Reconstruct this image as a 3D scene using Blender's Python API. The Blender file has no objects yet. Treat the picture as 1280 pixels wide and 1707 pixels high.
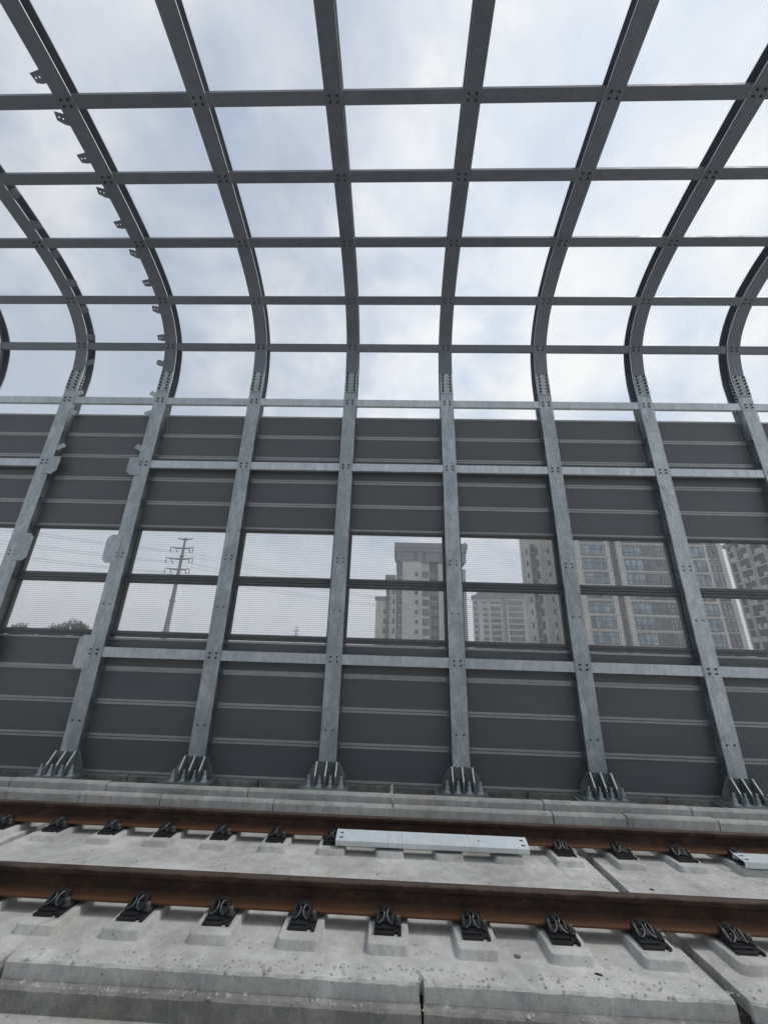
import bpy, bmesh, math, random
from mathutils import Vector, Matrix, noise

random.seed(7)
SC = bpy.context.scene
COL = SC.collection
H = 2.02                      # height of the lens above the bridge deck
R = math.radians

# ------------------------------------------------------------------ materials
def new_mat(name):
    m = bpy.data.materials.new(name); m.use_nodes = True
    nt = m.node_tree; nt.nodes.clear()
    out = nt.nodes.new('ShaderNodeOutputMaterial')
    b = nt.nodes.new('ShaderNodeBsdfPrincipled')
    nt.links.new(b.outputs[0], out.inputs[0])
    return m, nt, b, out

def N(nt, t, **kw):
    n = nt.nodes.new(t)
    for k, v in kw.items(): setattr(n, k, v)
    return n

def L(nt, a, b): nt.links.new(a, b)

def pos(nt, scale=(1, 1, 1)):
    g = N(nt, 'ShaderNodeNewGeometry')
    mp = N(nt, 'ShaderNodeMapping'); mp.inputs['Scale'].default_value = scale
    L(nt, g.outputs['Position'], mp.inputs['Vector'])
    return mp.outputs[0]

def noise_tex(nt, vec, scale, detail=5, rough=.6, dist=0):
    n = N(nt, 'ShaderNodeTexNoise'); n.inputs['Scale'].default_value = scale
    n.inputs['Detail'].default_value = detail; n.inputs['Roughness'].default_value = rough
    n.inputs['Distortion'].default_value = dist
    L(nt, vec, n.inputs['Vector']); return n.outputs['Fac']

def ramp(nt, fac, stops):
    r = N(nt, 'ShaderNodeValToRGB'); e = r.color_ramp.elements
    while len(e) < len(stops): e.new(.5)
    for i, (p, c) in enumerate(stops):
        e[i].position = p; e[i].color = (c, c, c, 1) if isinstance(c, (int, float)) else (*c, 1)
    L(nt, fac, r.inputs[0]); return r.outputs[0]

def mix(nt, fac, a, b, mode='MIX'):
    m = N(nt, 'ShaderNodeMix', data_type='RGBA', blend_type=mode)
    if isinstance(fac, (int, float)): m.inputs[0].default_value = fac
    else: L(nt, fac, m.inputs[0])
    for s, v in ((6, a), (7, b)):
        if isinstance(v, tuple): m.inputs[s].default_value = (*v, 1)
        else: L(nt, v, m.inputs[s])
    return m.outputs[2]

def math_n(nt, op, a, b=None, c=None):
    m = N(nt, 'ShaderNodeMath', operation=op)
    for i, v in enumerate((a, b, c)):
        if v is None: continue
        if isinstance(v, (int, float)): m.inputs[i].default_value = v
        else: L(nt, v, m.inputs[i])
    return m.outputs[0]

def bump(nt, b, h, strength, dist=.01):
    n = N(nt, 'ShaderNodeBump'); n.inputs['Strength'].default_value = strength
    n.inputs['Distance'].default_value = dist
    L(nt, h, n.inputs['Height']); L(nt, n.outputs[0], b.inputs['Normal'])

def obj_rand(nt):
    return N(nt, 'ShaderNodeObjectInfo').outputs['Random']

def m_galv(name, lo, hi, metal=.45, rough=.45, spangle=26, mottle=.8):
    m, nt, b, o = new_mat(name)
    v = pos(nt)
    big = noise_tex(nt, pos(nt, (1.5, 1.5, .7)), 2.2, 6, .65, .6)
    vor = N(nt, 'ShaderNodeTexVoronoi'); vor.inputs['Scale'].default_value = spangle
    L(nt, v, vor.inputs['Vector'])
    sp = N(nt, 'ShaderNodeSeparateColor'); L(nt, vor.outputs['Color'], sp.inputs[0])
    f = math_n(nt, 'ADD', math_n(nt, 'MULTIPLY', big, .75), math_n(nt, 'MULTIPLY', sp.outputs[0], .10))
    f = math_n(nt, 'ADD', f, math_n(nt, 'MULTIPLY', math_n(nt, 'SUBTRACT', obj_rand(nt), .5), .14))
    c = ramp(nt, f, [(.28, lo), (.72, hi)])
    mott = noise_tex(nt, pos(nt, (5, 5, 1.6)), 2.4, 7, .7, .8)
    f = math_n(nt, 'ADD', f, math_n(nt, 'MULTIPLY', math_n(nt, 'SUBTRACT', mott, .5), mottle))
    c = ramp(nt, f, [(.30, lo), (.76, hi)])
    stain = ramp(nt, noise_tex(nt, pos(nt, (6, 6, 1.2)), 3, 6, .7), [(.62, 0), (.78, 1)])
    c = mix(nt, math_n(nt, 'MULTIPLY', stain, .45), c, tuple(x * .55 for x in lo))
    teal = ramp(nt, noise_tex(nt, pos(nt, (4, 4, 1)), 1.7, 5, .6, .5), [(.56, 0), (.74, 1)])
    c = mix(nt, math_n(nt, 'MULTIPLY', teal, .35 if mottle > .5 else .12), c, tuple(x * k for x, k in zip(lo, (.72, 1.02, .95))))
    L(nt, c, b.inputs['Base Color'])
    b.inputs['Metallic'].default_value = metal
    L(nt, ramp(nt, big, [(.3, rough - .1), (.7, rough + .15)]), b.inputs['Roughness'])
    bump(nt, b, big, .15, .004)
    return m

def m_concrete(name, lo, mid, hi, streak=.5, bstr=.5):
    m, nt, b, o = new_mat(name)
    g = N(nt, 'ShaderNodeNewGeometry')
    v = pos(nt)
    a = noise_tex(nt, v, 1.6, 8, .68, .4)
    a2 = noise_tex(nt, v, 9, 6, .7)
    a3 = noise_tex(nt, v, 95, 3, .6)
    f = math_n(nt, 'ADD', math_n(nt, 'MULTIPLY', a, .55), math_n(nt, 'ADD', math_n(nt, 'MULTIPLY', a2, .33), math_n(nt, 'MULTIPLY', a3, .14)))
    c = ramp(nt, f, [(.39, lo), (.5, mid), (.60, hi)])
    # cement laitance: pale blotches, brownish dust
    warm = ramp(nt, noise_tex(nt, v, 2.7, 5, .6, 1), [(.5, 0), (.72, 1)])
    c = mix(nt, math_n(nt, 'MULTIPLY', warm, .3), c, (.37, .32, .255))
    # runs down the upright faces
    st = noise_tex(nt, pos(nt, (4, 4, .8)), 2.6, 7, .75, .5)
    sep = N(nt, 'ShaderNodeSeparateXYZ'); L(nt, g.outputs['True Normal'], sep.inputs[0])
    vert = math_n(nt, 'LESS_THAN', math_n(nt, 'ABSOLUTE', sep.outputs[2]), .6)
    sf = math_n(nt, 'MULTIPLY', math_n(nt, 'MULTIPLY', ramp(nt, st, [(.5, 0), (.68, 1)]), vert), streak)
    c = mix(nt, sf, c, tuple(x * .45 for x in lo))
    # blow holes and dark specks
    vo = N(nt, 'ShaderNodeTexVoronoi'); vo.inputs['Scale'].default_value = 21; L(nt, v, vo.inputs['Vector'])
    hole = math_n(nt, 'MULTIPLY', ramp(nt, vo.outputs['Distance'], [(.09, 1), (.15, 0)]), ramp(nt, noise_tex(nt, v, 5, 2), [(.52, 0), (.6, 1)]))
    c = mix(nt, math_n(nt, 'MULTIPLY', hole, .6), c, (.07, .068, .062))
    # damp patches with crisp outlines
    dp = ramp(nt, noise_tex(nt, v, 3.1, 7, .62, .3), [(.665, 0), (.685, 1)])
    c = mix(nt, math_n(nt, 'MULTIPLY', dp, .3), c, (.16, .15, .13))
    # hairline cracks
    wv = N(nt, 'ShaderNodeTexVoronoi', feature='DISTANCE_TO_EDGE'); wv.inputs['Scale'].default_value = .55
    ofs = N(nt, 'ShaderNodeTexNoise'); ofs.inputs['Scale'].default_value = 3.5; ofs.inputs['Detail'].default_value = 6; L(nt, v, ofs.inputs['Vector'])
    vv = N(nt, 'ShaderNodeVectorMath', operation='MULTIPLY_ADD'); L(nt, ofs.outputs['Color'], vv.inputs[0]); vv.inputs[1].default_value = (.5, .5, .5); L(nt, v, vv.inputs[2])
    L(nt, vv.outputs[0], wv.inputs['Vector'])
    ck = math_n(nt, 'MULTIPLY', ramp(nt, wv.outputs['Distance'], [(.0035, 1), (.008, 0)]), ramp(nt, noise_tex(nt, v, 1.1, 2), [(.48, 0), (.6, 1)]))
    c = mix(nt, math_n(nt, 'MULTIPLY', ck, .28), c, (.10, .098, .09))
    # rough trowelled patches and grit
    gr = ramp(nt, noise_tex(nt, v, 38, 4, .75), [(.56, 0), (.66, 1)])
    gm = ramp(nt, noise_tex(nt, v, 2.3, 4, .6), [(.46, 0), (.6, 1)])
    c = mix(nt, math_n(nt, 'MULTIPLY', math_n(nt, 'MULTIPLY', gr, gm), .4), c, tuple(x * .62 for x in lo))
    c = mix(nt, math_n(nt, 'MULTIPLY', ramp(nt, noise_tex(nt, v, 52, 3, .7), [(.62, 0), (.68, 1)]), .35), c, tuple(min(.8, x * 1.25) for x in hi))
    L(nt, c, b.inputs['Base Color'])
    b.inputs['Roughness'].default_value = .9
    b.inputs['Specular IOR Level'].default_value = .25
    hh = math_n(nt, 'SUBTRACT', math_n(nt, 'ADD', a3, math_n(nt, 'MULTIPLY', a2, 1.2)), math_n(nt, 'MULTIPLY', hole, 1.5))
    bump(nt, b, hh, bstr, .006)
    return m

def m_plain(name, col, rough=.6, metal=0, var=.15, scale=20, bstr=.0):
    m, nt, b, o = new_mat(name)
    f = noise_tex(nt, pos(nt), scale, 5, .6)
    f = math_n(nt, 'ADD', f, math_n(nt, 'MULTIPLY', math_n(nt, 'SUBTRACT', obj_rand(nt), .5), .25))
    c = ramp(nt, f, [(.3, tuple(x * (1 - var) for x in col)), (.7, tuple(min(1, x * (1 + var)) for x in col))])
    L(nt, c, b.inputs['Base Color'])
    b.inputs['Roughness'].default_value = rough; b.inputs['Metallic'].default_value = metal
    if bstr: bump(nt, b, f, bstr, .004)
    return m

def m_rust():
    m, nt, b, o = new_mat('rusty rail steel')
    v = pos(nt, (1.6, 4, 4))
    a = noise_tex(nt, v, 3, 8, .75, .3)
    a2 = noise_tex(nt, pos(nt), 60, 4, .7)
    f = math_n(nt, 'ADD', math_n(nt, 'MULTIPLY', a, .6), math_n(nt, 'MULTIPLY', a2, .4))
    c = ramp(nt, f, [(.36, (.009, .005, .004)), (.52, (.026, .010, .006)), (.68, (.075, .027, .011))])  # near-black tones carry the web's shade as well as old rust
    pt = ramp(nt, noise_tex(nt, pos(nt, (1.4, 2.4, 2.4)), 4.5, 8, .78, .4), [(.5, 0), (.68, 1)])
    c = mix(nt, math_n(nt, 'MULTIPLY', pt, .55), c, (.16, .062, .019))
    st = ramp(nt, noise_tex(nt, pos(nt, (12, 12, .5)), 2, 5, .7), [(.56, 0), (.7, 1)])
    c = mix(nt, math_n(nt, 'MULTIPLY', st, .5), c, (.018, .011, .008))
    tc = N(nt, 'ShaderNodeTexCoord'); sep = N(nt, 'ShaderNodeSeparateXYZ'); L(nt, tc.outputs['Object'], sep.inputs[0])
    wob = math_n(nt, 'ADD', sep.outputs[2], math_n(nt, 'MULTIPLY', math_n(nt, 'SUBTRACT', a, .5), .09))
    foot = ramp(nt, math_n(nt, 'MULTIPLY', wob, 5), [(.18, 1), (.36, 0)])
    c = mix(nt, math_n(nt, 'MULTIPLY', foot, .65), c, (.135, .054, .018))  # fresh orange rust on the foot, also lightened against the shaded web
    crown = ramp(nt, math_n(nt, 'MULTIPLY', wob, 5), [(.86, 0), (.93, 1)])
    c = mix(nt, math_n(nt, 'MULTIPLY', crown, .5), c, (.135, .098, .082))
    scr = ramp(nt, noise_tex(nt, pos(nt, (1, 1, 1)), 34, 6, .8), [(.66, 0), (.72, 1)])
    c = mix(nt, math_n(nt, 'MULTIPLY', scr, .25), c, (.24, .19, .16))
    L(nt, c, b.inputs['Base Color'])
    b.inputs['Roughness'].default_value = .72; b.inputs['Metallic'].default_value = .1
    bump(nt, b, a2, .25, .003)
    return m

def m_panel():
    m, nt, b, o = new_mat('dark grey painted sheet')
    f = noise_tex(nt, pos(nt, (.6, 1, 1.6)), 1.3, 4, .6)
    tint = obj_rand(nt)
    c = ramp(nt, f, [(.3, (.104, .112, .122)), (.7, (.146, .153, .163))])
    c = mix(nt, tint, mix(nt, .6, c, (.098, .102, .118)), mix(nt, .6, c, (.108, .116, .108)))
    dust = ramp(nt, noise_tex(nt, pos(nt, (5, 5, 1)), 2.5, 6, .7), [(.55, 0), (.8, 1)])
    c = mix(nt, math_n(nt, 'MULTIPLY', dust, .3), c, (.2, .2, .19))
    L(nt, c, b.inputs['Base Color'])
    b.inputs['Roughness'].default_value = .55
    # fine perforation rows
    g = N(nt, 'ShaderNodeNewGeometry'); sep = N(nt, 'ShaderNodeSeparateXYZ'); L(nt, g.outputs['Position'], sep.inputs[0])
    w = math_n(nt, 'SINE', math_n(nt, 'MULTIPLY', sep.outputs[2], 2 * math.pi / .02))
    bump(nt, b, w, .12, .001)
    return m

def m_pane():
    m, nt, b, o = new_mat('clear sheet with fine filaments')
    nt.nodes.remove(b)
    g = N(nt, 'ShaderNodeNewGeometry'); sep = N(nt, 'ShaderNodeSeparateXYZ'); L(nt, g.outputs['Position'], sep.inputs[0])
    fr = math_n(nt, 'FRACT', math_n(nt, 'DIVIDE', sep.outputs[2], .0345))
    line = math_n(nt, 'LESS_THAN', fr, .16)
    tr = N(nt, 'ShaderNodeBsdfTransparent'); tr.inputs[0].default_value = (.955, .96, .965, 1)
    gl = N(nt, 'ShaderNodeBsdfGlossy'); gl.inputs['Roughness'].default_value = .06; gl.inputs[0].default_value = (.9, .9, .9, 1)
    lw = N(nt, 'ShaderNodeLayerWeight'); lw.inputs[0].default_value = .18
    m1 = N(nt, 'ShaderNodeMixShader'); L(nt, math_n(nt, 'MULTIPLY', lw.outputs['Fresnel'], .55), m1.inputs[0])
    L(nt, tr.outputs[0], m1.inputs[1]); L(nt, gl.outputs[0], m1.inputs[2])
    df = N(nt, 'ShaderNodeBsdfDiffuse'); df.inputs[0].default_value = (.16, .16, .17, 1)
    m2 = N(nt, 'ShaderNodeMixShader'); L(nt, math_n(nt, 'MULTIPLY', line, .27), m2.inputs[0])
    L(nt, m1.outputs[0], m2.inputs[1]); L(nt, df.outputs[0], m2.inputs[2])
    tl = N(nt, 'ShaderNodeBsdfTranslucent'); tl.inputs[0].default_value = (.86, .88, .92, 1)
    smear = ramp(nt, noise_tex(nt, pos(nt, (1.2, 1, .5)), 1.6, 5, .65, .6), [(.35, .05), (.7, .10)])
    m3 = N(nt, 'ShaderNodeMixShader'); L(nt, smear, m3.inputs[0])
    L(nt, m2.outputs[0], m3.inputs[1]); L(nt, tl.outputs[0], m3.inputs[2])
    L(nt, m3.outputs[0], o.inputs[0])
    return m

def m_tile(name, col, joint, du=.6, dz=.45):
    """cladding tiles: courses of pale stone with fine joints"""
    m, nt, b, o = new_mat(name)
    br = N(nt, 'ShaderNodeTexBrick')
    tc = N(nt, 'ShaderNodeTexCoord')
    mp = N(nt, 'ShaderNodeMapping'); mp.inputs['Rotation'].default_value = (R(90), 0, 0)
    L(nt, tc.outputs['Object'], mp.inputs[0]); L(nt, mp.outputs[0], br.inputs['Vector'])
    br.inputs['Scale'].default_value = 1; br.inputs['Brick Width'].default_value = du; br.inputs['Row Height'].default_value = dz
    br.inputs['Mortar Size'].default_value = .02
    br.inputs['Color1'].default_value = (*col, 1); br.inputs['Color2'].default_value = (*[x * .86 for x in col], 1)
    br.inputs['Mortar'].default_value = (*joint, 1)
    n = ramp(nt, noise_tex(nt, pos(nt, (1, 1, .4)), .5, 6, .65), [(.3, .78), (.7, 1.1)])
    L(nt, mix(nt, 1.0, br.outputs['Color'], n, 'MULTIPLY'), b.inputs['Base Color'])
    b.inputs['Roughness'].default_value = .75
    return m

def m_glass(name, col, rough=.12):
    m, nt, b, o = new_mat(name)
    v = N(nt, 'ShaderNodeTexNoise'); v.inputs['Scale'].default_value = .55
    L(nt, pos(nt), v.inputs['Vector'])
    c = ramp(nt, v.outputs['Fac'], [(.35, tuple(x * .55 for x in col)), (.65, tuple(min(1, x * 1.35) for x in col))])
    L(nt, c, b.inputs['Base Color'])
    b.inputs['Roughness'].default_value = rough; b.inputs['Specular IOR Level'].default_value = .8
    return m

def m_leaf():
    m, nt, b, o = new_mat('leaves')
    f = noise_tex(nt, pos(nt), 1.1, 4, .6)
    c = ramp(nt, f, [(.3, (.030, .042, .024)), (.7, (.075, .092, .052))])
    L(nt, c, b.inputs['Base Color']); b.inputs['Roughness'].default_value = .7
    return m

M = dict(
    galv=m_galv('galvanised steel', (.34, .385, .405), (.70, .74, .77), .28),
    galv_new=m_galv('bright galvanised steel', (.48, .515, .55), (.76, .79, .82), .45, .36, 34),
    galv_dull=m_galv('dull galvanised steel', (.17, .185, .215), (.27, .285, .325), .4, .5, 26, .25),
    galv_dark=m_galv('weathered galvanised foot', (.17, .20, .20), (.38, .41, .405), .4, .42),
    galv_glint=m_galv('painted edge glint', (.80, .82, .85), (.93, .94, .95), .05, .4),  # near-white colour paints the sky glint on steel edges
    galv_foot=m_galv('galvanised foot steel', (.15, .18, .18), (.36, .39, .39), .4, .4),
    bolt=m_plain('dark bolt steel', (.045, .048, .052), .45, .5),
    panel=m_panel(),
    rail_edge=m_plain('grey aluminium edging', (.36, .37, .375), .5, .2, .12, 6),
    frame=m_plain('dark aluminium frame', (.125, .13, .132), .5, .3, .12, 6),
    pane=m_pane(),
    slab=m_concrete('track slab concrete', (.37, .37, .355), (.52, .518, .50), (.66, .655, .63), .28),
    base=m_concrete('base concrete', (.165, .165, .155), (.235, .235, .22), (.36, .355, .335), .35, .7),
    kerb=m_concrete('kerb concrete', (.29, .29, .28), (.41, .41, .40), (.53, .53, .51), .35, .6),
    plinth=m_concrete('dark damp concrete', (.10, .102, .098), (.165, .166, .158), (.25, .25, .235), .7, .6),
    deck=m_concrete('deck concrete', (.30, .30, .285), (.42, .42, .40), (.54, .535, .515), .4, .6),
    rust=m_rust(),
    iron=m_plain('black cast iron', (.018, .019, .021), .5, .2, .45, 40, .3),
    clip=m_plain('dark spring steel', (.075, .08, .088), .32, .7, .3, 40),
    nut=m_plain('dull bolt head', (.09, .09, .09), .5, .5, .3, 60),
    cable=m_plain('thin steel cable', (.30, .31, .32), .5, .4),
    white=m_plain('pale joint sealant', (.62, .62, .60), .8),
    leaf=m_leaf(),
    bark=m_plain('bark', (.10, .08, .06), .9, 0, .3),
    pole=m_plain('weathered grey pole steel', (.23, .235, .24), .6, .3),
    insul=m_plain('dark insulator', (.10, .10, .105), .4),
    wire=m_plain('power wire', (.20, .20, .205), .6),
    gap_shade=m_plain('dark shade strip', (.055, .052, .048), .9, 0, .3, 12, .3),  # dark colour stands for the shade deep in the slab gaps
    ground=m_plain('scrub ground', (.16, .16, .12), .95, 0, .3, .08),
)
TILE = dict(
    beige=m_tile('beige stone tiles', (.70, .665, .61), (.60, .57, .52), .9, .5),
    beige2=m_tile('greyish beige tiles', (.68, .655, .61), (.56, .54, .51), .9, .5),
    pink=m_tile('pinkish tiles', (.50, .43, .41), (.36, .31, .30), .9, .5),
    grey=m_tile('slate grey cladding', (.28, .285, .30), (.23, .235, .25), 1.2, .6),
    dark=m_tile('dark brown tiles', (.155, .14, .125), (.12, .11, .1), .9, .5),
    white=m_tile('pale render', (.55, .54, .52), (.48, .47, .46), 3, 3.05),
    lobby=m_tile('mid grey render', (.50, .50, .49), (.44, .44, .43), 3, 3.05),
)
GL = dict(
    blue=m_glass('blue window glass', (.24, .31, .36)),  # sky reflection is lightened into the base colour
    dark=m_glass('dark window glass', (.10, .105, .115)),
    green=m_glass('greenish window glass', (.17, .205, .20)),
    violet=m_glass('violet grey glass', (.17, .17, .20)),
)
WFRAME = m_plain('dark window frame', (.055, .058, .065), .5)
LINTEL = m_plain('pale sill band', (.56, .54, .51), .7)
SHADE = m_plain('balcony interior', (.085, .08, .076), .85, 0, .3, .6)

# ------------------------------------------------------------------ mesh builder
class MB:
    def __init__(s): s.v = []; s.f = []; s.m = []; s.sm = []; s.cur = 0; s.smooth = False
    def add(s, vs, fs):
        o = len(s.v); s.v += [tuple(p) for p in vs]
        for f in fs: s.f.append([i + o for i in f]); s.m.append(s.cur); s.sm.append(s.smooth)
        return s
    def box(s, a, b):
        x0, y0, z0 = a; x1, y1, z1 = b
        s.add([(x0,y0,z0),(x1,y0,z0),(x1,y1,z0),(x0,y1,z0),(x0,y0,z1),(x1,y0,z1),(x1,y1,z1),(x0,y1,z1)],
              [(3,2,1,0),(4,5,6,7),(0,1,5,4),(1,2,6,5),(2,3,7,6),(3,0,4,7)]); return s
    def loft(s, rings, caps=True, closed=True):
        n = len(rings[0]); vs = [p for r in rings for p in r]; fs = []
        for k in range(len(rings) - 1):
            for i in range(n if closed else n - 1):
                j = (i + 1) % n
                fs.append((k*n+i, k*n+j, (k+1)*n+j, (k+1)*n+i))
        s.add(vs, fs)
        if caps:
            sm = s.smooth; s.smooth = False
            s.add(rings[0], [tuple(range(n-1, -1, -1))]); s.add(rings[-1], [tuple(range(n))]); s.smooth = sm
        return s
    def prism(s, poly, origin, u, v, w):
        """poly in (a,b) along u and v, swept along the vector w"""
        o, u, v, w = map(Vector, (origin, u, v, w))
        r0 = [o + u * a + v * b for a, b in poly]
        return s.loft([r0, [p + w for p in r0]])
    def tube(s, pts, rad, n=8, caps=True):
        pts = [Vector(p) for p in pts]
        rr = rad if isinstance(rad, (list, tuple)) else [rad] * len(pts)
        rings = []; ref = None
        for i, p in enumerate(pts):
            t = (pts[min(i+1, len(pts)-1)] - pts[max(i-1, 0)]).normalized()
            if ref is None: ref = t.orthogonal().normalized()
            ref = (ref - t * ref.dot(t)).normalized(); q = t.cross(ref)
            rings.append([p + (ref * math.cos(2*math.pi*k/n) + q * math.sin(2*math.pi*k/n)) * rr[i] for k in range(n)])
        sm = s.smooth; s.smooth = True; s.loft(rings, caps); s.smooth = sm
        return s
    def cyl(s, a, b, r, n=8): 
        sm = s.smooth
        a, b = Vector(a), Vector(b); t = (b - a).normalized(); ref = t.orthogonal().normalized(); q = t.cross(ref)
        ring = lambda p: [p + (ref*math.cos(2*math.pi*k/n) + q*math.sin(2*math.pi*k/n)) * r for k in range(n)]
        s.loft([ring(a), ring(b)]); s.smooth = sm; return s
    def mesh(s, name, mats, bevel=0, flip_ok=True):
        me = bpy.data.meshes.new(name)
        me.from_pydata(s.v, [], s.f); me.update()
        for mt in (mats if isinstance(mats, (list, tuple)) else [mats]): me.materials.append(mt)
        me.polygons.foreach_set('material_index', s.m)
        me.polygons.foreach_set('use_smooth', s.sm)
        bm = bmesh.new(); bm.from_mesh(me)
        if flip_ok: bmesh.ops.recalc_face_normals(bm, faces=bm.faces[:])
        if bevel:
            bmesh.ops.remove_doubles(bm, verts=bm.verts[:], dist=1e-5)
            es = [e for e in bm.edges if len(e.link_faces) == 2 and e.calc_face_angle(0) > .6]
            bmesh.ops.bevel(bm, geom=es, offset=bevel, segments=2, profile=.5, affect='EDGES')
        bm.to_mesh(me); bm.free(); me.update()
        return me

def link(name, me, parent=None, loc=(0, 0, 0)):
    o = bpy.data.objects.new(name, me); COL.objects.link(o); o.location = loc
    if parent is not None: o.parent = parent
    return o

def tag(o, label=None, cat=None, group=None, kind=None):
    if label: o['label'] = label
    if cat: o['category'] = cat
    if group: o['group'] = group
    if kind: o['kind'] = kind
    return o

def thing(name, label, cat, loc=(0, 0, 0), group=None, rz=0):
    o = bpy.data.objects.new(name, None); COL.objects.link(o)
    o.location = loc; o.rotation_euler = (0, 0, rz); o.empty_display_size = .2
    return tag(o, label, cat, group)

def copy_tree(o, parent=None):
    c = o.copy(); COL.objects.link(c)
    if parent is not None: c.parent = parent
    for ch in list(o.children): copy_tree(ch, c)
    return c

def plate(outline, holes, t, to3d):
    """flat plate with real round holes; outline and holes in 2D, to3d(a, b, depth) -> point"""
    bm = bmesh.new()
    def loop(pts):
        vs = [bm.verts.new((a, b, 0)) for a, b in pts]
        return [bm.edges.new((vs[i], vs[(i+1) % len(vs)])) for i in range(len(vs))]
    es = loop(outline)
    for (cx, cy, r) in holes:
        es += loop([(cx + r*math.cos(-2*math.pi*k/8), cy + r*math.sin(-2*math.pi*k/8)) for k in range(8)])
    bmesh.ops.triangle_fill(bm, use_beauty=True, use_dissolve=False, edges=es)
    g = bmesh.ops.extrude_face_region(bm, geom=bm.faces[:])
    for e in g['geom']:
        if isinstance(e, bmesh.types.BMVert): e.co.z = t
    bm.verts.ensure_lookup_table()
    for i, v in enumerate(bm.verts): v.index = i
    vs = [to3d(v.co.x, v.co.y, v.co.z) for v in bm.verts]
    fs = [[v.index for v in f.verts] for f in bm.faces]
    bm.free(); return vs, fs

# ------------------------------------------------------------------ arch profile (front flange face), (Y, Z) from the lens
LEAN = -.0076
X0 = -7.0036
CTRL = [(6.846, -2.6), (6.846, 2.0), (6.846, 4.4), (6.846, 5.2), (6.846, 5.72), (6.735, 6.29), (6.50, 6.665), (6.151, 6.962),
        (5.70, 7.175), (5.192, 7.323), (4.70, 7.42), (4.205, 7.497), (3.266, 7.612), (2.36, 7.672), (1.9, 7.682), (1.44, 7.672), (.534, 7.612)]
def catmull(ps, n=7):
    out = []
    for i in range(1, len(ps) - 2):
        p0, p1, p2, p3 = ps[i-1:i+3]
        for k in range(n):
            t = k / n
            out.append(tuple(.5*((2*b) + (-a + c)*t + (2*a - 5*b + 4*c - d)*t*t + (-a + 3*b - 3*c + d)*t**3) for a, b, c, d in zip(p0, p1, p2, p3)))
    out.append(ps[-2]); return out
PATH = [p for p in catmull(CTRL) if p[1] > 5.17 - 1e-6 and p[0] >= 1.9]
if PATH[0][1] > 5.2: PATH.insert(0, (6.846, 5.18))
APEX = 1.9
PATH = PATH + [(2*APEX - y, z) for y, z in reversed(PATH[:-1])]
def frame_at(i, P=PATH):
    a = P[max(i-1, 0)]; b = P[min(i+1, len(P)-1)]
    t = Vector((0, b[0]-a[0], b[1]-a[1])).normalized()
    return t, Vector((0, t.z, -t.y))          # tangent, outward normal
def on_path(y, z):
    """nearest point of the curve: position, tangent, normal"""
    if z < 5.2: return Vector((0, 6.846, z)), Vector((0, 0, 1)), Vector((0, 1, 0))
    i = min(range(len(PATH)), key=lambda k: (PATH[k][0]-y)**2 + (PATH[k][1]-z)**2 + (10 if k > len(PATH)//2 else 0))
    t, n = frame_at(i); p = Vector((0, *PATH[i]))
    d = (Vector((0, y, z)) - p).dot(t)
    return p + t*d, t, n

BEAMS = [  # (name of the row, Y, Z)
    ('top row', 3.266, 7.612), ('second row from the top', 4.205, 7.497), ('third row from the top', 5.192, 7.323),
    ('fourth row from the top', 6.151, 6.962), ('fifth row from the top', 6.735, 6.29),
    ('row just above the panels', 6.846, 4.957), ('row across the upper panels', 6.846, 3.47), ('row under the windows', 6.846, -.03)]
FW, TF, TW, DEP = .13, .016, .006, .24
ZB = -1.757                    # top of the base plates
def I_ring(p, n, x=0):
    pts = [(-FW,0),(FW,0),(FW,TF),(TW,TF),(TW,DEP-TF),(FW,DEP-TF),(FW,DEP),(-FW,DEP),(-FW,DEP-TF),(-TW,DEP-TF),(-TW,TF),(-FW,TF)]
    return [Vector((a + x, 0, 0)) + p + n*b for a, b in pts]
def lx(z): return LEAN * (z - ZB)

def bolts_on(mb, y, z, x=0, du=(-.055, .055), dv=(-.035, .035), r=.0095, h=.035, plate_h=0):
    p, t, n = on_path(y, z)
    for a in du:
        for b in dv:
            c = p + t*b + Vector((a + lx(z), 0, 0)) - n*plate_h
            mb.cyl(c + n*.001, c - n*.012, r*1.7, 6); mb.cyl(c - n*.012, c - n*h, r, 6)

def rel(vs): return [Vector(v) - Vector((0, 6.846, ZB)) for v in vs]
class AMB(MB):
    def add(s, vs, fs): return MB.add(s, rel(vs), fs)

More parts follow.
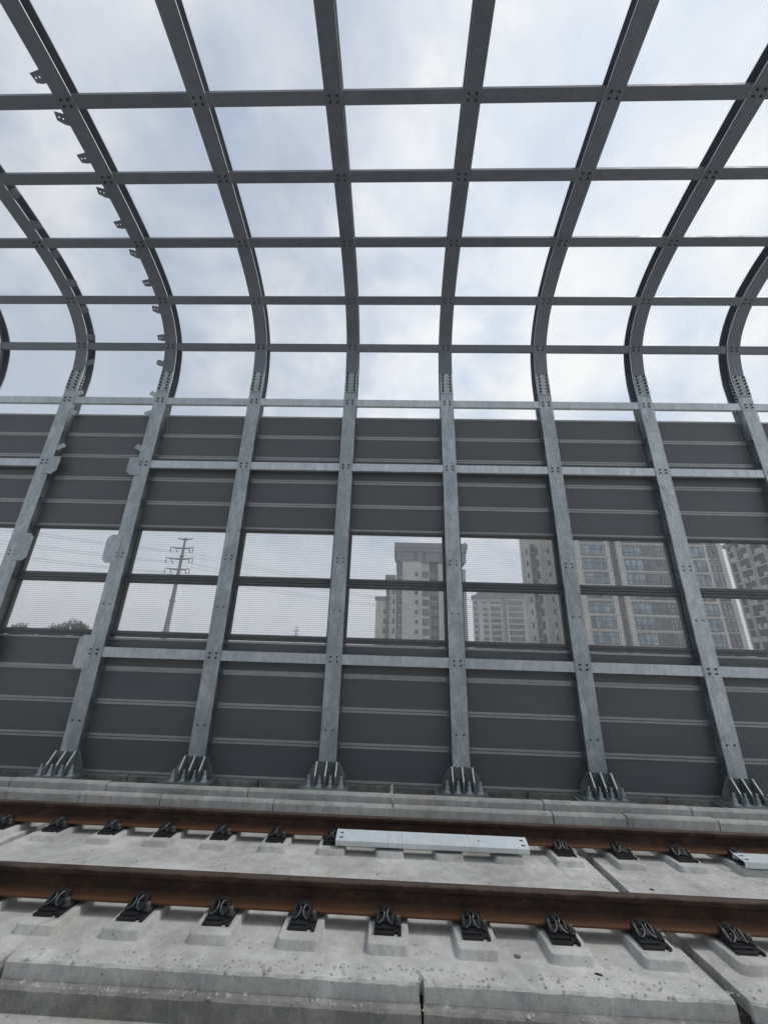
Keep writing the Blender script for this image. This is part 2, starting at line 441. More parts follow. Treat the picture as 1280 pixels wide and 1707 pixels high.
def build_arch():
    root = thing('steel_arch', '', 'steel arch', (0, 0, 0), 'steel arches of the noise barrier')
    for side in (0, 1):
        mb = AMB()
        mir = (lambda r: [Vector((q.x, 2*APEX - q.y, q.z)) for q in r]) if side else (lambda r: r)
        mb.loft([mir(I_ring(Vector((lx(z), 6.846, z)), Vector((0, 1, 0)))) for z in (ZB, 0, 2, 4, 5.197)])
        mb.cur = 1
        if not side:
            for row, y, z in BEAMS[5:]: bolts_on(mb, y, z)
            bolts_on(mb, 6.846, 1.62, r=.008, h=.014); bolts_on(mb, 6.846, -1.05, r=.008, h=.012, dv=(0,))
            bolts_on(mb, 6.846, .75, r=.008, h=.012, dv=(0,))
        link('column', mb.mesh('column', [M['galv'], M['bolt']]), root)
    # curved rib
    mb = AMB()
    rings = []
    for i, (y, z) in enumerate(PATH):
        t, n = frame_at(i); rings.append(I_ring(Vector((lx(z), y, z)), n))
    k0 = len(mb.f); mb.loft(rings)
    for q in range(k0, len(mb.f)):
        if len(mb.f[q]) == 4 and (q - k0) % 12 in (1, 11): mb.m[q] = 2  # flange edge faces get the painted sky glint
    mb.cur = 1
    for row, y, z in BEAMS[:5]: bolts_on(mb, y, z)
    link('curved_rib', mb.mesh('curved_rib', [M['galv_dull'], M['bolt'], M['galv_glint']]), root)
    # splice plates
    mb = AMB()
    Z0, Z1 = 5.19, 5.70
    p = lambda z: Vector((lx(z), 6.846, z))
    mb.box((lx(5.4)-FW+.004, 6.846-.014, Z0), (lx(5.4)+FW-.004, 6.846-.001, Z1-.02))
    mb.box((lx(5.4)+TW+.001, 6.88, Z0), (lx(5.4)+TW+.012, 7.05, Z1)); mb.box((lx(5.4)-TW-.012, 6.88, Z0), (lx(5.4)-TW-.001, 7.05, Z1))
    mb.box((lx(5.4)-FW, 6.846+DEP+.001, Z0), (lx(5.4)+FW, 6.846+DEP+.014, Z1))
    mb.cur = 1
    for k, z in enumerate((5.245, 5.325, 5.405, 5.49, 5.57, 5.65)):
        for a in (-.075, .075):
            c = Vector((a + lx(z), 6.831, z)); mb.cyl(c, c - Vector((0, .014, 0)), .021, 6); mb.cyl(c, c - Vector((0, .042, 0)), .012, 6)
        for yy in (6.92, 7.0):
            for s in (-1, 1):
                c = Vector((lx(z) + s*.018, yy, z)); mb.cyl(c, c + Vector((s*.03, 0, 0)), .016, 6)
        for a in (-.075, .075):
            c = Vector((a + lx(z), 6.861 + DEP, z)); mb.cyl(c, c + Vector((0, .03, 0)), .016, 6)
    link('splice_plate', mb.mesh('splice_plate', [M['galv'], M['bolt']]), root)
    # foot
    link('base_plate', AMB().box((-.345, 6.585, ZB-.028), (.345, 7.22, ZB-.001)).mesh('base_plate', M['galv_foot'], .004), root)
    mb = AMB()
    mb.prism([(-.29,0),(.29,0),(.29,.10),(.18,.285),(-.18,.285),(-.29,.10)], (0, 6.830, ZB), (1,0,0), (0,0,1), (0,.014,0))
    link('wing_plate', mb.mesh('wing_plate', M['galv_foot'], .002), root)
    for x in (-.15, 0, .15):
        mb = AMB()
        mb.prism([(6.829, 0), (6.665, 0), (6.665, .10), (6.685, .13), (6.80, .29), (6.829, .29)], (x-.008, 0, ZB), (0,1,0), (0,0,1), (.016,0,0))
        mb.cur = 1; mb.prism([(.0, .0), (.115, .16), (.110, .167), (-.007, .006)], (x-.0088, 6.6845, ZB + .1305), (0,1,0), (0,0,1), (.0176,0,0))  # pale strip paints the glint along the sloping edge
        link('stiffener', mb.mesh('stiffener', [M['galv_foot'], M['galv_glint']]), root)
    for x in (-.235, -.08, .08, .235):
        mb = AMB()
        c = Vector((x, 6.70, ZB))
        mb.box(c + Vector((-.045,-.045,0)), c + Vector((.045,.045,.010)))
        mb.cyl(c, c + Vector((0,0,.042)), .032, 6); mb.cyl(c + Vector((0,0,.043)), c + Vector((0,0,.075)), .030, 6); mb.cyl(c, c + Vector((0,0,.14)), .016, 8)
        link('anchor_bolt', mb.mesh('anchor_bolt', M['galv_new']), root)
    return root

def add_brackets(root, s):
    """open bay: lugs and gusset plates that stick out of one flange edge; s = -1 left, 1 right"""
    lugs = [(2.986,7.588,-12),(3.452,7.47,14),(3.899,7.40,-10),(4.397,7.34,14),(4.848,7.25,-10),(5.346,7.13,14),(5.80,6.98,-10),(6.235,6.77,10),(6.567,6.41,-6),(6.80,5.90,10)]
    for (y, z, ang) in lugs:
        p, t, n = on_path(y, z)
        o = p + Vector((s*FW + lx(z), 0, 0)) + n*(TF + .002)
        ca, sa = math.cos(R(ang)), math.sin(R(ang))
        def to3(a, b, d, o=o, t=t, n=n, ca=ca, sa=sa): return o + Vector((s*(a*ca - b*sa), 0, 0)) + t*(a*sa + b*ca) + n*d
        vs, fs = plate([(-.05,-.07),(.07,-.07),(.165,-.04),(.165,.065),(-.05,.065)], [(.065,0,.013),(.12,.006,.013)], .010, to3)
        link('lug_plate', AMB().add(vs, fs).mesh('lug_plate', M['galv_dull']), root)
    for (z, ang) in ((5.09, -30), (4.68, 24), (3.80, -28)):
        o = Vector((s*FW + lx(z), 6.846 + TF + .002, z)); ca, sa = math.cos(R(ang)), math.sin(R(ang))
        def to3(a, b, d, o=o, ca=ca, sa=sa): return o + Vector((s*(a*ca - b*sa), d, -(a*sa + b*ca)))
        vs, fs = plate([(-.06,-.05),(.15,-.05),(.15,.05),(-.06,.05)], [(.05,0,.010),(.105,0,.010)], .010, to3)
        link('lug_plate', AMB().add(vs, fs).mesh('lug_plate', M['galv']), root)
    for (z, hh, up) in ((3.40, .19, 1), (1.73, .26, 0), (-.03, .26, 0)):
        o = Vector((s*FW + lx(z), 6.846 - .012, z))
        def to3(a, b, d, o=o): return o + Vector((s*a, d, b))
        out = [(-.10,-hh),(.10,-hh),(.17,-hh+.07),(.17,hh-(.0 if up else .07)),(.10 if not up else .17,hh),(-.10,hh)]
        if up: out = [(-.10,-hh),(.08,-hh),(.17,-hh+.08),(.17,hh),(-.10,hh)]
        vs, fs = plate(out, [(.12, b, .007) for b in (-.12, -.04, .04, .12)], .011, to3)
        link('gusset_plate', AMB().add(vs, fs).mesh('gusset_plate', M['galv']), root)

ORD = ['first', 'second', 'third', 'fourth', 'fifth', 'sixth']
def arch_words(i):
    if 1 <= i <= 6:
        base = f'galvanised curved steel arch standing on the {ORD[i-1]} bolted foot from the left'
        return base
    return {0: 'galvanised arch with lugs on its right side, its foot left of the photo', -1: 'galvanised arch whose bend just shows at the left edge of the photo',
            -2: 'galvanised arch beyond the left edge of the photo', 7: 'galvanised arch at the right edge, its bend in view and its foot outside',
            8: 'galvanised arch beyond the right edge of the photo'}[i]
def bay_words(b):
    if 1 <= b <= 5: return f'between the {ORD[b-1]} and {ORD[b]} arch feet'
    return {0: 'left of the first arch foot', -1: 'at the left edge of the photo', -2: 'past the left edge of the photo',
            6: 'right of the sixth arch foot', 7: 'past the right photo edge'}[b]

proto = build_arch()
ARCH = {}
protoB = {}
for i in range(-2, 9):
    o = proto if i == -2 else copy_tree(proto)
    o.location = (X0 + 2*i + LEAN*(ZB - 3), 6.846, H + ZB)
    o['label'] = arch_words(i); ARCH[i] = o
add_brackets(ARCH[0], 1); add_brackets(ARCH[1], -1)
ARCH[1]['label'] = 'galvanised arch with lugs on its left side, on the first foot from the left'

# ------------------------------------------------------------------ cross beams
def beam_mesh(y, z, mat):
    p, t, n = on_path(y, z); q = p.copy()
    mb = MB(); hw, dp, th = .078, .065, .006
    n0 = TF + .002
    prof = [(-hw,0),(hw,0),(hw,dp),(hw-th,dp),(hw-th,th),(-hw+th,th),(-hw+th,dp),(-hw,dp)]
    mb.prism(prof, n*n0 + Vector((-.991, 0, 0)), t, n, (1.982, 0, 0))
    return mb.mesh('cross_bar', mat)
for r, (row, y, z) in enumerate(BEAMS):
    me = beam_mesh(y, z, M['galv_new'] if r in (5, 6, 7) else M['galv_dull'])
    for b in range(-2, 8):
        if b == 0 and r >= 6: continue
        o = link('cross_bar', me, None, (X0 + 2*b + 1 + LEAN*(z - 3), y, H + z))
        tag(o, f'galvanised cross bar, {row}, {bay_words(b)}', 'cross bar', 'cross bars between the arches')

# ------------------------------------------------------------------ acoustic panels and glazed panels
YP = 7.0
HL = .885
face_me = MB().box((-HL, 0, .004), (HL, .06, .492)).mesh('face', M['panel'])
edge_lo = MB().prism([(-.012, .002), (-.012, .030), (-.004, .036), (.066, .036), (.066, .002)], (-HL-.004, 0, 0), (0,1,0), (0,0,1), (2*HL+.008, 0, 0)).mesh('edge_strip', M['rail_edge'])
edge_hi = MB().prism([(-.012, .458), (-.012, .4895), (.066, .4935), (.066, .452), (-.004, .452)], (-HL-.004, 0, 0), (0,1,0), (0,0,1), (2*HL+.008, 0, 0)).mesh('edge_strip', M['rail_edge'])
def clip_mesh(s):
    mb = MB()
    mb.box((s*.83, -.022, -.055), (s*.90, -.010, .055)); mb.box((s*.885, -.075, -.05), (s*.897, -.0221, .05))
    mb.box((s*.885, -.085, -.03), (s*.945, -.0751, .03)); mb.cyl((s*.86, -.022, 0), (s*.86, -.05, 0), .009, 6)
    return mb.mesh('clip', M['galv_dull'])
clipL, clipR = clip_mesh(-1), clip_mesh(1)
def cable_mesh(s):
    mb = MB(); pts = []
    for k in range(13):
        a = k/12; pts.append((s*(.86 - .10*math.sin(math.pi*a)), -.014 - .015*math.sin(math.pi*a), .47 - .93*a))
    return mb.tube(pts, .003, 5).mesh('safety_cable', M['cable'])
cabL, cabR = cable_mesh(-1), cable_mesh(1)
UP = ['topmost', 'second from the top', 'third from the top', 'fourth from the top', 'directly above the windows']
DN = ['directly under the windows', 'second under the windows', 'third under the windows', 'lowest, resting on the plinth']
def zmod(k): return -1.772 + .4972*k       # panel modules
panel_proto = None
for b in range(-2, 8):
    xc = X0 + 2*b + 1
    for k in list(range(0, 4)) + list(range(8, 13)):
        z = zmod(k)
        w = DN[3-k] if k < 4 else UP[12-k]
        lab = f'dark grey acoustic panel, {w}, {bay_words(b)}'
        if panel_proto is None:
            t = thing('acoustic_panel', lab, 'panel', (0,0,0), 'acoustic panels of the noise barrier')
            link('face', face_me, t); link('edge_strip', edge_lo, t); link('edge_strip', edge_hi, t)
            link('clip', clipL, t); link('clip', clipR, t)
            panel_proto = t
        else:
            t = copy_tree(panel_proto); t['label'] = lab
        t.location = (xc + LEAN*(z + .25 - 3), YP + random.uniform(-.002, .002), H + z)
        if k == 12:
            link('safety_cable', cabL, t); link('safety_cable', cabR, t)
fr = MB()
fr.box((-HL, -.012, .003), (HL, .06, .105)); fr.box((-HL, -.012, .935), (HL, .06, .991))
fr.box((-HL, -.011, .105), (-HL+.055, .06, .935)); fr.box((HL-.055, -.011, .105), (HL, .06, .935))
fr.box((-HL-.003, -.03, .055), (HL+.003, -.0121, .101)); fr.box((-HL-.003, -.022, .010), (HL+.003, -.0121, .038)); fr.box((-HL-.003, -.03, .955), (HL+.003, -.0121, .989))
frame_me = fr.mesh('frame', M['frame'], .003)
pane_me = MB().box((-HL+.05, .022, .10), (HL-.05, .037, .94)).mesh('pane', M['pane'])
for b in range(-2, 8):
    for k in (0, 1):
        z = zmod(4) + k*.9944
        w = ('lower', 'upper')[k]
        t = thing('glazed_panel', f'{w} clear panel with thin horizontal lines, {bay_words(b)}', 'window panel', (X0 + 2*b + 1 + LEAN*(z + .5 - 3), YP, H + z), 'clear panels of the noise barrier')
        link('frame', frame_me, t); link('pane', pane_me, t)
        link('clip', clipL, t); link('clip', clipR, t)

# ------------------------------------------------------------------ rough concrete pieces swept along X
def rough_sweep(mb, prof, x0, x1, step, amp, seed, keep=()):
    """prof: (y, z) outline; every station wobbles a little, more at the exposed edges"""
    n = max(2, int((x1 - x0)/step)); rings = []
    for k in range(n + 1):
        x = x0 + (x1 - x0)*k/n; ring = []
        for j, (y, z) in enumerate(prof):
            a = amp[j]
            q = noise.noise(Vector((x*1.7 + seed, j*3.1, 0)))*.6 + noise.noise(Vector((x*9 + seed, j*5.3, 4)))*.6 + max(0, noise.noise(Vector((x*6.3 + seed, j*2.3, 8))) - .38)*3.0
            q2 = noise.noise(Vector((x*7 - seed, j*3.7, 2)))
            cy = sum(p[0] for p in prof)/len(prof); s = 1 if y < cy else -1
            ring.append(Vector((x, y + s*abs(q)*a, z - abs(q2)*a*.6)))
        rings.append(ring)
    mb.loft(rings); return mb

# bridge deck, ground
tag(link('bridge_deck', MB().box((-60, -9, -.9), (60, 7.62, 0)).mesh('bridge_deck', M['deck'])), None, None, None, 'structure')
GZ = -13.0
g = MB(); g.add([(-700,-700,GZ),(700,-700,GZ),(700,700,GZ),(-700,700,GZ)], [(0,1,2,3)])
tag(link('ground', g.mesh('ground', M['ground'])), None, None, None, 'structure')

# plinth under the barrier, one cast block per arch
for i in range(-2, 9):
    xc = X0 + 2*i
    mb = MB()
    sd = i*3.3
    rough_sweep(mb, [(6.935, 0.001-H+H), (6.935, .232), (6.95, .243), (7.40, .243), (7.40, .001)], xc - .991, xc + .991, .06, (0, .006, .004, 0, 0), sd)
    rough_sweep(mb, [(6.55, .001), (6.55, .226), (6.57, .234), (6.932, .234), (6.932, .001)], xc - .36, xc + .36, .06, (0, .006, .004, 0, 0), sd + 1)
    w = f'carrying the {ORD[i-1]} arch foot from the left' if 1 <= i <= 6 else {0: 'left of the first arch foot, at the photo edge', -1: 'beyond the left edge of the photo, next to it', -2: 'beyond the left edge of the photo, farther out', 7: 'past the right edge of the photo, next to it', 8: 'past the right edge of the photo, farther out'}[i]
    tag(link('plinth_block', mb.mesh('plinth_block', M['plinth'])), f'dark rough concrete plinth block {w}', 'concrete block', 'plinth blocks under the barrier')

# two low kerb rows between track and barrier
def kerb_row(joints, prof, amp, word, zs):
    for k in range(len(joints) - 1):
        a, b = joints[k] + random.uniform(.006, .012), joints[k+1] - random.uniform(.006, .012)
        mb = MB(); dz = random.uniform(-.006, .006)
        rough_sweep(mb, [(y, z + (dz if z > .05 else 0)) for y, z in prof], a, b, .035, amp, k*7.7 + zs)
        mid = (a + b)/2
        near = min(range(1, 7), key=lambda i: abs(X0 + 2*i - mid))
        sd = 'left' if mid < X0 + 2*near - .25 else 'right' if mid > X0 + 2*near + .25 else 'front'
        wl = b - a
        lab = f'{"short " if wl < 1.2 else ""}pale kerb block in the {word} row, to the {sd} of the {ORD[near-1]} arch foot' if sd != 'front' else f'{"short " if wl < 1.2 else ""}pale kerb block in the {word} row, in front of the {ORD[near-1]} arch foot'
        if mid < -6.3: lab = f'pale chipped kerb block of the {word} row at the left edge' if mid > -7.6 else f'pale kerb block of the {word} row beyond the left edge'
        if mid > 6.3: lab = f'pale chipped kerb block of the {word} row beyond the right edge' if mid < 8.2 else f'pale kerb block of the {word} row farthest to the right'
        tag(link('kerb_block', mb.mesh('kerb_block', M['kerb'])), lab, 'kerb', f'kerb blocks of the {word} row')
kerb_row([-9.0, -7.1, -5.11, -3.78, -1.88, .02, 1.95, 3.80, 5.75, 7.7, 9.6], [(6.10, .001), (6.10, .335), (6.115, .355), (6.20, .355), (6.21, .34), (6.21, .001)], (0, .010, .012, .006, .004, 0), 'back', 3)
kerb_row([-8.8, -6.0, -4.04, -2.97, -1.5, .02, 2.02, 2.92, 4.03, 5.9, 8.0, 9.8], [(5.985, .001), (5.985, .255), (6.0, .275), (6.085, .275), (6.09, .27), (6.09, .001)], (0, .012, .014, .006, .004, 0), 'front', 9)
tag(link('joint_strip', MB().box((.012, 6.085, .28), (.03, 6.098, .372)).box((.010, 6.915, .15), (.028, 6.933, .27)).mesh('joint_strip', M['white'])), 'thin white sealing strip in the kerb joint between third and fourth feet', 'joint strip')

# ------------------------------------------------------------------ track frame: everything below is canted by 2.3 degrees
CANT = math.atan(-.06/1.505)
TR = Matrix.Translation((0, 3.561, H - 1.766)) @ Matrix.Rotation(CANT, 4, 'X')
YN, YF = .232, .232 + 1.505        # rail centre lines in the track frame
ZS = -.070                         # slab top
def on_track(o, x=0, y=0, z=0, rz=0):
    o.matrix_world = TR @ Matrix.Translation((x, y, z)) @ Matrix.Rotation(rz, 4, 'Z'); return o

FX = lambda i: -2.520 + .6053*i + .095       # fastener centres
G0, G1 = 2.04, 2.13
PITCH = 6.053
def slab_mesh(x0, x1, seed, notches):
    mb = MB()
    prof = [(-.336, ZS-.088), (-.338, ZS-.012), (-.328, ZS), (-.29, ZS), (-.05, ZS), (.6, ZS), (1.2, ZS), (1.75, ZS), (2.32, ZS), (2.335, ZS-.012), (2.335, ZS-.088)]
    amp = [.004, .016, .018, .004, 0, 0, 0, 0, .004, .006, 0]
    n = int((x1-x0)/.03); xs = [x0 + (x1-x0)*k/n for k in range(n+1)]
    for c in notches: xs += [c-.016, c-.012, c+.010, c+.016]
    xs = sorted(set(xs)); rings = []
    for x in xs:
        ring = []
        for j, (y, z) in enumerate(prof):
            a = amp[j]
            q = abs(noise.noise(Vector((x*1.9 + seed, j*3.1, 0))))*.5 + abs(noise.noise(Vector((x*11 + seed, j*5.3, 4))))*.6 + max(0, noise.noise(Vector((x*5.3 + seed, 2.3, 8))) - .42)*(6 if j in (1, 2) else 1)
            s = 1 if y < 1 else -1
            yy, zz = y + s*q*a, z - (abs(noise.noise(Vector((x*8 - seed, j*3.7, 2))))*a*.5)
            zz += noise.noise(Vector((x*1.3, y*2, seed)))*.002 if j not in (0, 10) else 0
            for c in notches:
                if -.0125 < x - c < .0105 and j < 4: yy = max(yy, y + (.07 if j < 3 else .03)); 
            if x < x0 + .02 or x > x1 - .02:
                if j in (1, 2): yy += .012*abs(noise.noise(Vector((seed, x, 3))))
            ring.append(Vector((x, yy, zz)))
        rings.append(ring)
    mb.loft(rings)
    return mb.mesh('body', M['slab'])
def seat_mesh():
    """raised cast seat with rounded corners, flared to the slab"""
    mb = MB(); mb.smooth = True
    def rr(hx, hy, r, z):
        pts = []
        for cx, cy, a0 in ((1,1,0),(-1,1,90),(-1,-1,180),(1,-1,270)):
            for k in range(7):
                a = R(a0 + 15*k); pts.append(Vector((cx*(hx-r) + r*math.cos(a), cy*(hy-r) + r*math.sin(a), z)))
        return pts
    zt = -.018
    mb.loft([rr(.152,.338,.04,ZS-.004), rr(.149,.335,.038,ZS+.002), rr(.146,.332,.036,ZS+.008), rr(.139,.325,.032,zt-.006), rr(.1365,.3225,.03,zt-.002), rr(.133,.319,.028,zt)])
    return mb.mesh('rail_seat', M['slab'])
seat_me = seat_mesh()
SLABS = [(-1, 'pale concrete track slab left of the left joint gap'), (0, 'long pale concrete track slab in the middle, between the two joint gaps'), (1, 'pale concrete track slab right of the right joint gap'), ]
for k, lab in SLABS:
    x0, x1 = G1 - PITCH + k*PITCH, G0 + k*PITCH
    t = thing('track_slab', lab, 'track slab', (0,0,0), 'concrete track slabs'); on_track(t)
    me = slab_mesh(x0, x1, 11.3 + k*17, [c for c in (-2.39, .205) if x0 < c < x1])
    if k == 0:
        # drilled hole near the front edge
        ob = bpy.data.objects.new('tmp', me); COL.objects.link(ob)
        cu = bpy.data.objects.new('tmpc', MB().cyl((.858, -.03, ZS-.06), (.858, -.03, ZS+.03), .026, 16).mesh('c', M['base'])); COL.objects.link(cu)
        md = ob.modifiers.new('b', 'BOOLEAN'); md.object = cu; md.operation = 'DIFFERENCE'; md.solver = 'EXACT'
        me2 = bpy.data.meshes.new_from_object(ob.evaluated_get(bpy.context.evaluated_depsgraph_get()))
        bpy.data.objects.remove(ob); bpy.data.objects.remove(cu)
        if len(me2.polygons) > 100: me = me2
    link('body', me, t)
    for i in range(-12, 22):
        x = FX(i)
        if x0 < x < x1:
            for yc in (YN, YF): link('rail_seat', seat_me, t, (x, yc, 0))

# base layer the slabs sit on: cast in lengths
JO = [-9.2, -3.968, -2.39, .205, 2.085, 4.7, 9.2]
JG = {-3.968: .045, 2.085: .045}
BW = ['beyond the left edge of the photo', 'left of the left crack', 'between the left crack and the middle crack', 'between the middle crack and the right gap', 'right of the right joint gap', 'past the right edge of the photo']
for k in range(6):
    mb = MB()
    zb = -.155 - .001
    rough_sweep(mb, [(-.402, -.30), (-.398, -.172), (-.386, -.1595), (-.34, -.1585), (2.38, -.1585), (2.40, -.17), (2.40, -.30)], JO[k] + JG.get(JO[k], .008), JO[k+1] - JG.get(JO[k+1], .008), .03, (.004, .014, .012, .004, 0, 0, 0), 40 + k*9.1)
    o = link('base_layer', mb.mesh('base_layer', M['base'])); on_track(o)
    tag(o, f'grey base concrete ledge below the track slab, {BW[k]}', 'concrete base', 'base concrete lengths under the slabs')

# added dark strips painting the shade down in the two slab gaps
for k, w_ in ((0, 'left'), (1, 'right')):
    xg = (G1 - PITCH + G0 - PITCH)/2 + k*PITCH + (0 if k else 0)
    o = link('gap_shade_strip', MB().box((xg - .0445, -.30, -.20), (xg + .0445, 2.32, -.145)).mesh('gap_shade_strip', M['gap_shade'])); on_track(o)
    tag(o, f'dark strip standing for the shade in the {w_} joint gap between track slabs', 'shade strip', 'shade strips between the slabs')
# rails
prof = [(.075,0),(.075,.011),(.032,.021),(.014,.033),(.0085,.052),(.0083,.115),(.012,.127),(.0355,.138),(.0365,.165),(.031,.172),(.014,.176)]
ring2 = [(-a, b) for a, b in prof] ; ring2 = prof + [(-a, b) for a, b in reversed(prof)]
rail_mb = MB(); rail_mb.prism(ring2, (-9.5, 0, .012), (0,1,0), (0,0,1), (19, 0, 0))
rail_me = rail_mb.mesh('rail', M['rust'], .0)
for y, lab in ((YN, 'rusty brown steel rail nearer to the viewer, in front of the pale slab middle'), (YF, 'rusty brown steel rail farther away, behind the loose galvanised channel')):
    o = link('rail', rail_me); on_track(o, 0, y); tag(o, lab, 'rail', 'rusty rails of the track')

# fasteners: iron plate, shoulder, spring clip, bolt
def fastener(name_label):
    root = thing('rail_fastener', name_label, 'rail fastener', (0,0,0), 'black rail fasteners')
    mb = MB()
    mb.prism([(-.095,-.232),(.045,-.232),(.045,-.212),(.072,-.212),(.072,-.237),(.095,-.232),(.095,.22),(-.095,.22)], (0,0,-.0175), (1,0,0), (0,1,0), (0,0,.0175))
    mb.box((-.090,-.205,.0002), (.040,-.165,.012)); mb.box((-.088,-.164,.0002), (.092,-.080,.0115))
    link('base_plate', mb.mesh('base_plate', M['iron'], .002), root)
    mb = MB()
    side = [(-.168,.012),(-.076,.012),(-.068,.024),(-.064,.062),(-.078,.068),(-.100,.062),(-.146,.034),(-.168,.026)]
    mb.prism(side, (-.084,0,0), (0,1,0), (0,0,1), (.022,0,0)); mb.prism(side, (.026,0,0), (0,1,0), (0,0,1), (.020,0,0))
    mb.prism([(-.150,.012),(-.080,.012),(-.080,.044),(-.110,.042),(-.150,.022)], (-.062,0,0), (0,1,0), (0,0,1), (.088,0,0))
    arc = [(-.046*math.cos(a*math.pi/8) - .018, .056 + .022*math.sin(a*math.pi/8)) for a in range(9)]
    mb.prism([(x, z) for x, z in arc], (0, -.104, 0), (1,0,0), (0,0,1), (0,.036,0))
    link('shoulder', mb.mesh('shoulder', M['iron'], .003), root)
    mb = MB()
    for s in (-1, 1):
        c = -.018
        pts = [(c + s*.024, -.098, .070), (c + s*.016, -.112, .069), (c + s*.010, -.128, .060), (c + s*.010, -.144, .047), (c + s*.019, -.160, .034), (c + s*.036, -.172, .026), (c + s*.050, -.176, .022)]
        mb.tube(pts, .0075, 8)
    link('spring_clip', mb.mesh('spring_clip', M['clip']), root)
    mb = MB()
    c = Vector((.068, -.135, .0118))
    mb.cyl(c, c + Vector((0,0,.006)), .030, 14); mb.cyl(c + Vector((0,0,.0062)), c + Vector((0,0,.024)), .023, 6)
    mb.smooth = True
    mb.loft([[c + Vector((math.cos(2*math.pi*k/12)*r, math.sin(2*math.pi*k/12)*r, z)) for k in range(12)] for r, z in ((.020,.0242),(.0195,.036),(.015,.043),(.006,.046))])
    link('bolt', mb.mesh('bolt', M['nut']), root)
    return root
fproto = None
near_vis = list(range(-1, 10)); far_vis = list(range(-3, 14))
NE = ['leftmost, cut by the left edge', 'first whole one from the left', 'second whole one from the left', 'third whole one from the left', 'fourth whole one from the left', 'just left of the middle crack', 'just right of the middle crack', 'directly behind the round hole', 'last one left of the slab gap', 'first one right of the slab gap', 'beyond the right edge']
for r, (yc, word) in enumerate(((YN, 'near'), (YF, 'far'))):
    rng = range(-1, 10) if r == 0 else range(-5, 14)
    for i in rng:
        x = FX(i)
        if r == 0:
            idx = i + 1; lab = f'black clip fastener on the near rail, {NE[idx]}'
        else:
            n = i + 2                      # whole far fasteners are counted from the left gap
            if i <= -4: lab = 'black clip fastener on the far rail, beyond the left edge of the photo' if i == -5 else 'black clip fastener on the far rail, just outside the left edge'
            elif i == -3: lab = 'black clip fastener on the far rail, left of the left slab gap'
            elif i <= 2: lab = f'black clip fastener on the far rail, {ORD[n]} right of the left slab gap' if False else f'black clip fastener on the far rail, {ORD[i+2]} right of the left slab gap'
            elif i == 3: lab = 'black clip fastener on the far rail, at the left end of the loose channel'
            elif i in (4, 5, 6): lab = f'black far-rail clip fastener hidden behind the loose channel, {("left", "middle", "right")[i-4]} of three'
            elif i == 7: lab = 'black clip fastener on the far rail, left of the right slab gap'
            elif i in (8, 9): lab = f'black clip fastener on the far rail, {ORD[i-8]} right of the right slab gap'
            elif i == 10: lab = 'black clip fastener on the far rail, beside the short channel end'
            else: lab = f'black clip fastener on the far rail past the right edge, number {i-10} out'
        if fproto is None: fproto = fastener(lab); o = fproto
        else: o = copy_tree(fproto); o['label'] = lab
        on_track(o, x + random.uniform(-.004, .004), yc, 0, random.uniform(-.015, .015))

# loose galvanised channels lying on the slab
def channel(length, name_label, M4):
    mb = MB(); w, d, th = .152, .052, .005
    def sect(x): return [Vector((x, a, b)) for a, b in ((0,0),(0,-d),(th,-d),(th,-th),(w-th,-th),(w-th,-d),(w,-d),(w,0))]
    bm_me = None
    mb.loft([sect(0), sect(length)])
    mb.cur = 1
    for x in (.055, length-.055):
        for y in (.045, .105): mb.box((x-.018, y-.008, .0003), (x+.018, y+.008, .0012))
    mb.box((length*.745, .075, .0003), (length*.745+.014, .088, .0012))
    o = link('steel_channel', mb.mesh('steel_channel', [M['galv_chan'], M['bolt']]))
    o.matrix_world = M4; return tag(o, name_label, 'steel channel', 'loose steel channels on the track')
def m_channel():
    m, nt, b, o = new_mat('new zinc channel')
    tc = N(nt, 'ShaderNodeTexCoord')
    f = noise_tex(nt, tc.outputs['Object'], 9, 6, .6)
    c = ramp(nt, f, [(.3, (.66, .73, .77)), (.7, (.80, .85, .88))])
    mp = N(nt, 'ShaderNodeMapping'); mp.inputs['Scale'].default_value = (26, 1.2, 1); L(nt, tc.outputs['Object'], mp.inputs[0])
    st = ramp(nt, noise_tex(nt, mp.outputs[0], 1.6, 5, .7), [(.55, 0), (.66, 1)])
    patch = ramp(nt, noise_tex(nt, tc.outputs['Object'], 2.6, 3, .5), [(.48, 0), (.56, 1)])
    c = mix(nt, math_n(nt, 'MULTIPLY', math_n(nt, 'MULTIPLY', st, patch), .85), c, (.26, .21, .18))
    L(nt, c, b.inputs['Base Color']); b.inputs['Metallic'].default_value = .35; b.inputs['Roughness'].default_value = .38
    return m
M['galv_chan'] = m_channel()
def frame_from(a, b, up_hint):
    pass
def chan_matrix(p0, p1, back):
    """p0,p1 = front top corners left and right, back = a point on the back edge"""
    x = (p1 - p0).normalized(); y = (back - p0); y = (y - x*y.dot(x)).normalized(); z = x.cross(y)
    m = Matrix((x, y, z)).transposed().to_4x4(); m.translation = p0; return m
p0 = Vector((-.566, 4.985, H - 1.768)); p1 = Vector((1.413, 4.985, H - 1.768))
channel(1.98, 'long bright galvanised channel lying along the far rail between the slab gaps', chan_matrix(p0, p1, Vector((-.566, 5.125, H - 1.718))))
p0 = Vector((3.50, 4.95, H - 1.775)); p1 = Vector((5.5, 4.95, H - 1.775))
channel(1.98, 'short visible end of a galvanised channel at the right edge of the photo', chan_matrix(p0, p1, Vector((3.50, 5.09, H - 1.757))))

